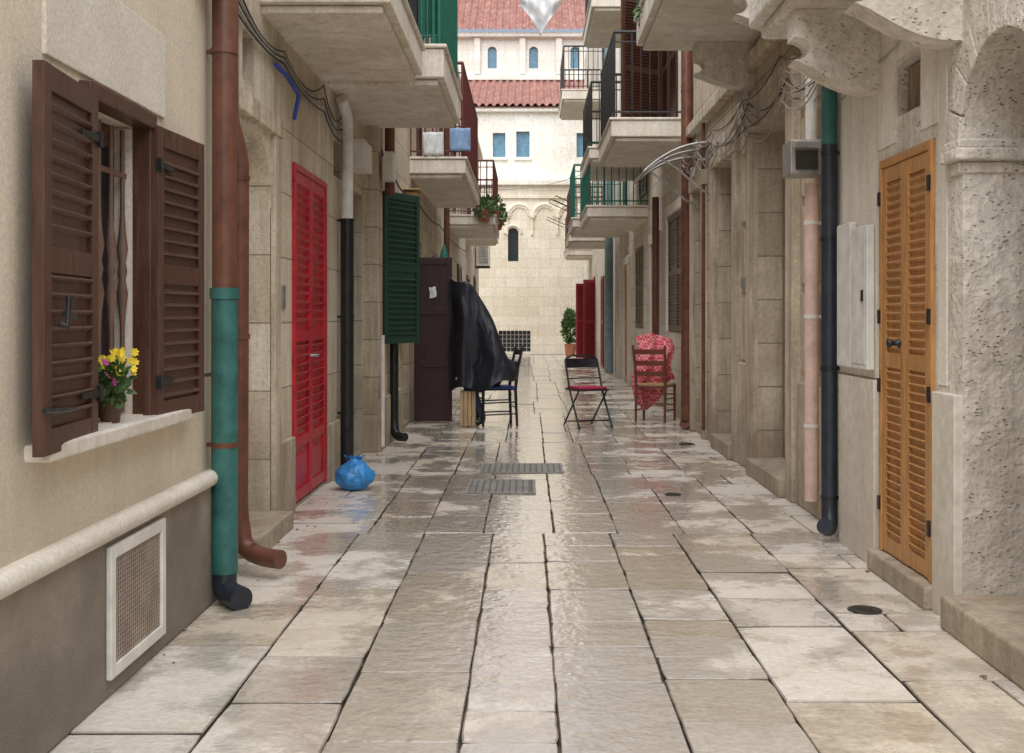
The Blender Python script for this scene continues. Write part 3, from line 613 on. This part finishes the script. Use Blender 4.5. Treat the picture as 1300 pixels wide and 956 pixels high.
o=empty('potted_shrub'); mb=MB(); mb.tube([(1.4,37.4,0),(1.4,37.4,.4)],[.15,.2],14); mb.obj('pot',M_terra,o); mb=MB(); leaves(mb,(1.4,37.4,.95),(.22,.25,.55),450,.16); mb.tube([(1.4,37.4,.3),(1.4,37.4,1.2)],.02,6); mb.obj('leaves',M_leaf,o)
# laundry
o=empty('hanging_laundry'); mb=MB()
mb.grid(lambda u,v:(-.10+.42*u+.03*math.sin(v*3),12+.05*math.sin(u*14)+.02*math.sin(v*9),4.75-v*(.18+.30*max(0,1-abs(u-.55)*2.2))),30,14); mb.obj('cloth',M_cloth,o,thick=.003)
mb=MB(); mb.tube([(-.9,12,4.86),(0,12,4.76),(.4,12,4.76),(1.2,12,4.86)],.006,5); mb.obj('line',M_cable,o)
o=empty('railing_laundry')
for (x0,y0,w_,z_,hh,mt) in ((-.95,13.88,.25,3.6,.28,M_bcloth),(-1.28,13.88,.25,3.55,.28,M_cloth)):
    mb=MB(); mb.grid(lambda u,v:(x0+w_*u,y0+.02*math.sin(u*12+v*3),z_-v*hh),14,8); mb.obj('cloth',mt,o,thick=.003)
# ------------------------------------------------------------------ paving
mb=MB(); mb.poly([(-60,-40,-.03),(60,-40,-.03),(60,120,-.03),(-60,120,-.03)]); mb.obj('ground',M_ground)
edges0=[-1.62,-1.0,-.618,-.247,.129,.505,.90,1.32,1.96]
verts=[];faces=[];cols=[]
def slab(x0,x1,y0,y1,sk=0):
    g=random.uniform(.0015,.0035); x0+=g;x1-=g;y0+=g;y1-=g; ch=random.uniform(.003,.006)
    z=random.uniform(-.003,.0015); tx,ty=random.gauss(0,.003),random.gauss(0,.004); cx,cy=(x0+x1)/2,(y0+y1)/2
    ring=[]; nn=5
    cc=[(x0,y0),(x1,y0),(x1,y1),(x0,y1)]; cc=[(a+random.uniform(-.003,.003),b+random.uniform(-.005,.005)) for a,b in cc]
    for k in range(4):
        a,b=cc[k],cc[(k+1)%4]
        for q in range(nn):
            t=q/nn; jx=jy=0
            if q: jx,jy=random.uniform(-.0018,.0018),random.uniform(-.0018,.0018)
            else:
                c_=random.uniform(.0,.007); jx=(cx-a[0])/abs(cx-a[0])*c_; jy=(cy-a[1])/abs(cy-a[1])*c_
            ring.append((a[0]+(b[0]-a[0])*t+jx,a[1]+(b[1]-a[1])*t+jy))
    n=len(ring); b0=len(verts)
    for (x,y) in ring: verts.append((x,y,-.03))
    for (x,y) in ring: verts.append((x,y,z-.004))
    for (x,y) in ring:
        dx,dy=cx-x,cy-y; ix=min(ch,abs(dx))*(1 if dx>0 else -1) if abs(dx)>(x1-x0)*.42 else 0; iy=min(ch,abs(dy))*(1 if dy>0 else -1) if abs(dy)>(y1-y0)*.42 else 0
        verts.append((x+ix,y+iy,z+tx*(x-cx)+ty*(y-cy)))
    c_=(random.random(),random.random()**2,0,1)
    faces.append(tuple(range(b0+2*n,b0+3*n))); cols.append(c_)
    for k in range(n):
        k2=(k+1)%n; faces.append((b0+k,b0+k2,b0+n+k2,b0+n+k)); cols.append((c_[0],c_[1],1,1)); faces.append((b0+n+k,b0+n+k2,b0+2*n+k2,b0+2*n+k)); cols.append((c_[0],c_[1],.6,1))
ys=.2
while ys<38.9:
    ye=min(ys+random.uniform(2.0,4.2),38.99)
    if 38.99-ye<.6: ye=38.99
    ed=[edges0[0]]+[e+random.uniform(-.045,.045) for e in edges0[1:-1]]+[edges0[-1]]
    if random.random()<.25: del ed[random.choice((2,6))]
    for i in range(len(ed)-1):
        w_=ed[i+1]-ed[i]; y=ys
        while y<ye-.001:
            L=random.choice((random.uniform(.26,.45),random.uniform(.45,.75),random.uniform(.5,.95)))
            y2=y+L
            if ye-y2<.24: y2=ye
            if w_>.52 and random.random()<.2: xm=ed[i]+w_*random.uniform(.35,.65); slab(ed[i],xm,y,y2); slab(xm,ed[i+1],y,y2)
            else: slab(ed[i],ed[i+1],y,y2)
            y=y2
    ys=ye
def finish_paving(nm):
    me=D.meshes.new(nm); me.from_pydata(verts,[],faces); ca=me.color_attributes.new('slab','FLOAT_COLOR','CORNER')
    for p in me.polygons:
        for li in p.loop_indices: ca.data[li].color=cols[p.index]
    me.materials.append(M_pave); o=D.objects.new(nm,me); COL.objects.link(o)
finish_paving('street_paving')
verts=[];faces=[];cols=[]
for j in range(10):
    x=-12
    while x<-1.62-.6:
        x2=min(x+random.uniform(.5,1.0),-1.63); slab(x,x2,34+j*.499,34.499+j*.499); x=x2
finish_paving('cross_street_paving')
def cover(x0,x1,y0,y1):
    o=empty('drain_cover'); mb=MB(); mb.box((x0,y0,-.01),(x1,y1,.0035)); mb.obj('plate',M_grate2,o,bevel=.001)
    mb=MB(); nx=int((x1-x0-.04)/.05); ny=int((y1-y0-.04)/.05)
    for a in range(nx):
        for b_ in range(ny): mb.box((x0+.03+a*.05,y0+.03+b_*.05,.0036),(x0+.065+a*.05,y0+.065+b_*.05,.0056))
    for p,q in (((x0,y0),(x1,y0+.02)),((x0,y1-.02),(x1,y1)),((x0,y0+.02),(x0+.02,y1-.02)),((x1-.02,y0+.02),(x1,y1-.02))): mb.box((p[0],p[1],.0036),(q[0],q[1],.006))
    mb.obj('studs',M_grate,o)
cover(-.40,.30,9.45,10.05); cover(-.46,.06,8.35,9.05)
for (x,y,r) in ((1.49,5.03,.075),(1.06,8.3,.06),(1.62,11.6,.08)):
    o=empty('round_manhole_cover'); mb=MB(); mb.tube([(x,y,.0005),(x,y,.006)],r,24); mb.tube([(x+r*.8*math.cos(t*.2618),y+r*.8*math.sin(t*.2618),.007) for t in range(25)],.003,5)
    for k in range(-2,3): mb.box((x-r*.5,y+k*r*.25-.004,.0062),(x+r*.5,y+k*r*.25+.004,.009))
    mb.obj('plate',M_iron,o)
# ------------------------------------------------------------------ objects
def wooden_chair(name,loc,yaw,wood,seatm):
    o=empty(name); M=Matrix.Translation(loc)@Matrix.Rotation(rad(yaw),4,'Z')
    mb=MB(); w=.20; 
    for sx in (-1,1):
        mb.tube([(sx*w,-.2,0),(sx*w,-.2,.46)],[.014,.019],8,M=M)
        mb.tube([(sx*w*.92,.21,0),(sx*w*.92,.19,.44),(sx*w*.95,.22,.70),(sx*w,.27,.93),(sx*w,.272,.95)],[.015,.019,.018,.016,.01],8,M=M)
        for z in (.14,.28): mb.tube([(sx*w,-.2,z),(sx*w*.92,.205,z+.01)],.009,6,M=M)
    for z in (.2,.33): mb.tube([(-w,-.2,z),(w,-.2,z)],.009,6,M=M)
    mb.tube([(-w*.9,.205,.22),(w*.9,.205,.22)],.009,6,M=M)
    for z,y in ((.60,.207),(.73,.232),(.87,.262)): mb.grid(lambda u,v,z=z,y=y:M@Vector((-w+2*w*u,y-.0+.02*math.sin(u*math.pi),z-.03+.06*v)),8,1)
    for y in (-.2,.19): mb.tube([(-w,y,.44),(w,y,.44)],.013,6,M=M)
    for sx in (-1,1): mb.tube([(sx*w,-.2,.44),(sx*w*.95,.19,.44)],.013,6,M=M)
    mb.obj('frame',wood,o)
    mb=MB(); mb.box((-w-.005,-.21,.447),(w+.005,.185,.475),0,M); mb.obj('seat',seatm,o,bevel=.01); return o
wooden_chair('wooden_chair',(1.58,14.15,0),158,M_rwood,M_straw)
wooden_chair('blue_seat_chair',(-.37,13.62,0),-78,M_black,M_blueseat)
o=empty('folding_chair'); M=Matrix.Translation((.70,13.45,0))@Matrix.Rotation(rad(22),4,'Z')
mb=MB(); w=.21
for sx in (-1,1):
    mb.tube(rnd_path([(sx*w,-.24,0.01),(sx*w,.02,.42),(sx*w,.17,.80),(sx*w*.6,.175,.835)],.05),.0125,8,M=M)
    mb.tube([(sx*(w-.03),.26,0.01),(sx*(w-.03),-.17,.44)],.0115,8,M=M)
    mb.tube([(sx*w,-.24,.0),(sx*w,-.235,.03)],.016,8,M=M)
mb.tube([(-w*.62,.175,.835),(w*.62,.175,.835)],.0125,8,M=M)
mb.tube([(-w,-.19,.085),(w,-.19,.085)],.009,6,M=M); mb.tube([(-w+.03,.22,.05),(w-.03,.22,.05)],.009,6,M=M); mb.tube([(-w,.08,.57),(w,.08,.57)],.008,6,M=M)
mb.grid(lambda u,v:M@Vector((-w+2*w*u,.135+.035*math.sin(u*math.pi)+.03*v,.69+.11*v)),10,2)
mb.tube([(-w+.02,-.18,.44),(w-.02,-.18,.44)],.011,6,M=M); mb.tube([(-w+.02,.18,.44),(w-.02,.18,.44)],.011,6,M=M)
for sx in (-1,1): mb.tube([(sx*(w-.015),-.18,.44),(sx*(w-.015),.18,.44)],.011,6,M=M)
mb.obj('frame',M_black,o); mb=MB(); mb.box((-w+.03,-.18,.446),(w-.03,.18,.478),0,M); mb.obj('seat',M_redseat,o,bevel=.014)
# cloth on chair
o=empty('red_checked_cloth'); mb=MB()
def rc(u,v):
    x=1.34+.48*u; s=v*1.0
    z=1.10-.14*abs(u-.4)-s*(.50+.46*(math.sin(u*2.2+.9)**2)); y=14.32+.07*math.sin(u*13+v*3)*(.3+v*.8)-.10*math.sin(v*3)
    return (x+.03*math.sin(v*7)+.06*(v-.5)*(u-.5),y+.03*mnoise.noise(Vector((u*8,v*8,2))),max(z,.08))
mb.grid(rc,40,30); mb.obj('cloth',M_check,o,thick=.004)
# open door panel
o=empty('open_dark_wood_door'); mb=MB(); 
mb.box((-1.38,13.80,.03),(-.92,13.845,2.02)); mb.box((-1.38,13.79,.03),(-1.31,13.801,2.02)); mb.box((-.99,13.79,.03),(-.92,13.801,2.02))
for z in (.03,.68,1.32,1.93): mb.box((-1.31,13.792,z),(-.99,13.801,z+.08))
mb.obj('panel',M_dkwood,o,bevel=.004)
mb=MB(); mb.grid(lambda u,v:(-1.19+.08*u+.006*math.sin(v*5),13.782+.006*math.sin(u*9),1.53+.13*v-.008*math.sin(u*5)),5,6); mb.obj('paper_note',M_cloth,o)
o=empty('green_broom'); mb=MB(); mb.tube([(-1.02,13.9,1.98),(-1.0,13.92,.05)],.012,8); mb.obj('handle',M_greenr,o); mb=MB(); mb.tube([(-1.02,13.9,2.18),(-1.02,13.9,2.06),(-1.02,13.9,1.98)],[.012,.05,.055],10); mb.obj('head',M_greenr,o)
# crate
o=empty('wooden_crate'); mb=MB()
for i in range(4): mb.box((-.80+i*.047,13.42,.01),(-.80+i*.047+.042,13.432,.42))
for i in range(4): mb.box((-.80+i*.047,13.60,.01),(-.80+i*.047+.042,13.612,.42))
for x in (-.80,-.626): mb.box((x,13.433,.01),(x+.012,13.599,.42))
mb.box((-.79,13.434,.395),(-.63,13.598,.41)); mb.obj('slats',M_crate,o,bevel=.003)
# ------------------------------------------------------------------ person
def skin(name,pts,edges_,radii,root=0,sub=2):
    me=D.meshes.new(name); me.from_pydata([tuple(p) for p in pts],edges_,[]); ob=D.objects.new(name,me); COL.objects.link(ob)
    md=ob.modifiers.new('sk','SKIN'); md.use_smooth_shade=True
    for i,r in enumerate(radii):
        sv=me.skin_vertices[0].data[i]; rr=r if isinstance(r,tuple) else (r,r); sv.radius=rr; sv.use_root=(i==root)
    sb=ob.modifiers.new('ss','SUBSURF'); sb.levels=sub; sb.render_levels=sub
    dg=bpy.context.evaluated_depsgraph_get(); m2=D.meshes.new_from_object(ob.evaluated_get(dg)); D.objects.remove(ob)
    return m2
per=empty('seated_person'); px,py=0,13.62
P_=[(-.34,py,.53),(-.36,py,.70),(-.43,py,.88),(-.50,py,1.02),(-.57,py,1.10),(-.61,py,1.14),
 (-.38,py-.10,.53),(-.70,py-.12,.52),(-.54,py-.14,.12),(-.53,py-.14,.06),(-.66,py-.16,.045),
 (-.38,py+.10,.53),(-.76,py+.12,.52),(-.62,py+.12,.12),(-.62,py+.12,.06),(-.78,py+.13,.045),
 (-.50,py-.17,1.00),(-.55,py-.21,.76),(-.70,py-.13,.63),(-.50,py+.17,1.00),(-.55,py+.21,.76),(-.70,py+.13,.63)]
E_=[(0,1),(1,2),(2,3),(3,4),(4,5),(0,6),(6,7),(7,8),(8,9),(9,10),(0,11),(11,12),(12,13),(13,14),(14,15),(3,16),(16,17),(17,18),(3,19),(19,20),(20,21)]
R_=[(.14,.14),(.135,.14),(.14,.15),(.12,.13),(.06,.06),(.052,.052),.085,.066,.05,.045,.036,.085,.062,.045,.04,.032,.065,.052,.038,.065,.052,.038]
me=skin('body',P_,E_,R_); 
for m_ in (M_blackcloth,M_jeans,M_black,M_skin): me.materials.append(m_)
for p in me.polygons:
    c_=p.center; p.use_smooth=True
    if c_.z<.10: p.material_index=2
    elif c_.z<.60 and not(c_.x>-.5 and c_.z>.5): p.material_index=1
    elif c_.z>1.12: p.material_index=3
    else: p.material_index=0
ob=D.objects.new('body',me); COL.objects.link(ob); ob.parent=per
mb=MB(); hc=Vector((-.68,py,1.20)); HM=Matrix.Translation(hc)@Matrix.Rotation(rad(25),4,'Y')
def headf(u,v):
    th=u*2*math.pi; ph=v*math.pi; x,y,z=math.sin(ph)*math.cos(th),math.sin(ph)*math.sin(th),math.cos(ph)
    X_=x*.095; Y_=y*.075*(1-.22*max(0,-z)); Z_=z*.118
    if x<0:
        X_-=.022*math.exp(-((y/.16)**2+((z+.18)/.2)**2)); X_-=.008*math.exp(-((y/.3)**2+((z+.55)/.12)**2)); X_+=.010*math.exp(-(((abs(y)-.38)/.18)**2+((z-.03)/.14)**2))
    return HM@Vector((X_,Y_,Z_))
mb.grid(headf,40,28)
for sy in (-1,1):
    mb.tube([HM@Vector((.0,sy*.073,.03)),HM@Vector((.012,sy*.088,.015)),HM@Vector((.006,sy*.082,-.035))],[.006,.011,.005],8)
mb.obj('head',M_skin,per,recalc=False)
mb=MB()
def hairf(u,v):
    th=-2.1+u*4.2; ph=v*math.pi*.62; x,y,z=math.sin(ph)*math.cos(th),math.sin(ph)*math.sin(th),math.cos(ph)
    k=1.09+.03*math.sin(u*60); return HM@Vector((x*.098*k+.004,y*.078*k,z*.121*k+.002))
mb.grid(hairf,60,20); mb.obj('hair',M_hair,per,recalc=False,thick=.008)
for sy in (-1,1):
    mb=MB(); E=HM@Vector((-.083,sy*.03,.008)); mb.tube([E+Vector((.004,0,.001)),E,E-Vector((.006,0,.001))],[.011,.012,.004],10); mb.obj('eye',M_black,per)
for sy in (-1,1):
    base=Vector((-.71,py+sy*.13,.62)); mb=MB()
    mb.tube([base+Vector((.03,0,.01)),base+Vector((-.01,0,0)),base+Vector((-.06,0,-.012)),base+Vector((-.085,0,-.02))],[.026,.034,.036,.028],10)
    for k in range(4):
        yy=(k-1.5)*.018; L=(.062,.07,.066,.05)[k]; a=base+Vector((-.08,yy,-.02))
        mb.tube([a,a+Vector((-L*.5,yy*.1,-.008)),a+Vector((-L*.85,yy*.1,-.03)),a+Vector((-L*.9,yy*.1,-.05))],[.0095,.009,.008,.006],8)
    a=base+Vector((-.03,-sy*.03,0)); mb.tube([a,a+Vector((-.03,-sy*.02,-.01)),a+Vector((-.055,-sy*.02,-.02))],[.012,.010,.008],8)
    mb.obj('hand',M_skin,per)
# black rain cape draped from the open door over the shoulders
o=empty('draped_black_raincoat'); mb=MB()
def tf(u,v):
    t=min(1,u/.22); t=t*t*(3-2*t)
    top=Vector((-.94+.70*u,13.76-.30*t,1.78-.98*u))+Vector((0,0,.26*math.sin(u*math.pi)**1.3-.015*math.sin(u*15)))
    bot=Vector((-.93+.74*u,13.62-.22*t,.40+.12*u))+Vector((0,0,.05*math.sin(u*9)))
    p=top.lerp(bot,v)
    bul=math.sin(min(1,v*1.2)*math.pi*.5)*math.exp(-((u-.74)/.26)**2)*.17
    f=(.030*math.sin(u*15+2.2*v)*(1-u)+.06*mnoise.noise(Vector((u*2.6,v*2.0,1)))+.022*mnoise.noise(Vector((u*7,v*3.5,4)))+.005*mnoise.noise(Vector((u*20,v*12,7))))
    rb=.07*math.sin(min(1,max(0,v))*math.pi)*u
    return (p.x+rb+.02*mnoise.noise(Vector((v*4,u*4,9))),p.y-bul+f-.02,p.z)
mb.grid(tf,80,70)
def tb(u,v):
    q=Vector(tf(u,0)); return (q.x+.03*v,q.y+.30*v,q.z-.10*v*v+.03*math.sin(v*3))
mb.grid(lambda u,v:tb(.25+.75*u,v),40,8)
mb.grid(lambda u,v:(lambda q:(q[0]+.05*math.sin(u*math.pi)*.8,q[1]+.28*u,q[2]))(tf(1,v)),10,40)
mb.obj('fabric',M_blackcloth,o,thick=.004)
# bag
o=empty('blue_plastic_bag'); bm=bmesh.new(); bmesh.ops.create_icosphere(bm,subdivisions=5,radius=1)
for vv in bm.verts:
    p=vv.co.copy(); z=p.z; r=1+.13*mnoise.noise(p*2.1)+.07*abs(mnoise.noise(p*5.5))+.03*mnoise.noise(p*13)
    q=p*r; q.x*=.145; q.y*=.12; q.z=q.z*.105+.10
    if z>.45: 
        k=(z-.45)/.55; q.x*=1-.35*k; q.y*=1-.45*k; q.z+=.03*k
    q.z=max(q.z,.006+.002*p.x); vv.co=q
me=D.meshes.new('bag'); bm.to_mesh(me); bm.free()
for p in me.polygons: p.use_smooth=True
me.materials.append(M_bluebag); ob=D.objects.new('bag',me); COL.objects.link(ob); ob.parent=o
mb=MB(); 
for a,t in ((.05,.2),(-.05,-.3),(.0,1.4)):
    mb.grid(lambda u,v,a=a,t=t:(a*v+.035*(u-.5)*(1+v)*math.cos(t),.035*(u-.5)*(1+v)*math.sin(t)+.01*math.sin(v*5),.205+.05*v+.008*math.sin(u*9)),6,5)
mb.obj('handles',M_bluebag,o); o.location=(-1.30,8.55,0)
mb=MB()
for _ in range(110):
    x=random.choice((random.uniform(-1.45,-1.3),random.uniform(1.6,1.75),random.uniform(1.0,1.7))); y=random.uniform(4,16) if x<1 or x>1.6 else random.uniform(13,16)
    s=random.uniform(.004,.014); mb.boxm((x,y,s*.4),(s,s*1.4,s*.5),0,None,Matrix.Rotation(random.random()*3,3,'Z'))
mb.obj('street_debris',M_oldwood)
# ------------------------------------------------------------------ light (bright overcast: very soft sun)
EL=62
S=Vector((-.25*math.cos(rad(EL)),-.97*math.cos(rad(EL)),math.sin(rad(EL))))
L=D.lights.new('sun','SUN'); L.energy=5.0; L.angle=rad(100); L.color=(1,.995,.985); lo=D.objects.new('sun',L); COL.objects.link(lo); lo.rotation_euler=S.to_track_quat('Z','Y').to_euler(); lo.location=(-10,-10,20)
W=D.worlds.new('World'); scene.world=W; W.use_nodes=True; nt=W.node_tree; bg=nt.nodes['Background']
sk=N(nt,'ShaderNodeTexSky',sky_type='NISHITA'); sk.sun_disc=False; sk.sun_elevation=rad(EL); sk.sun_rotation=math.atan2(-.25,-.97)%(2*math.pi); sk.dust_density=3; sk.air_density=1; sk.ozone_density=1
hs=N(nt,'ShaderNodeHueSaturation'); hs.inputs['Saturation'].default_value=.7; nt.links.new(sk.outputs[0],hs.inputs['Color']); nt.links.new(hs.outputs[0],bg.inputs['Color']); bg.inputs['Strength'].default_value=.15
cam=D.cameras.new('camera'); cam.lens=40; cam.sensor_width=36; cam.shift_x=-20/1300; cam.shift_y=-76/1300; cam.clip_end=500; cam.clip_start=.05
co=D.objects.new('camera',cam); COL.objects.link(co); co.location=(0,0,1.3); co.rotation_euler=(rad(90),0,0); scene.camera=co
scene.view_settings.view_transform='Standard'; scene.view_settings.look='None'; scene.view_settings.exposure=0
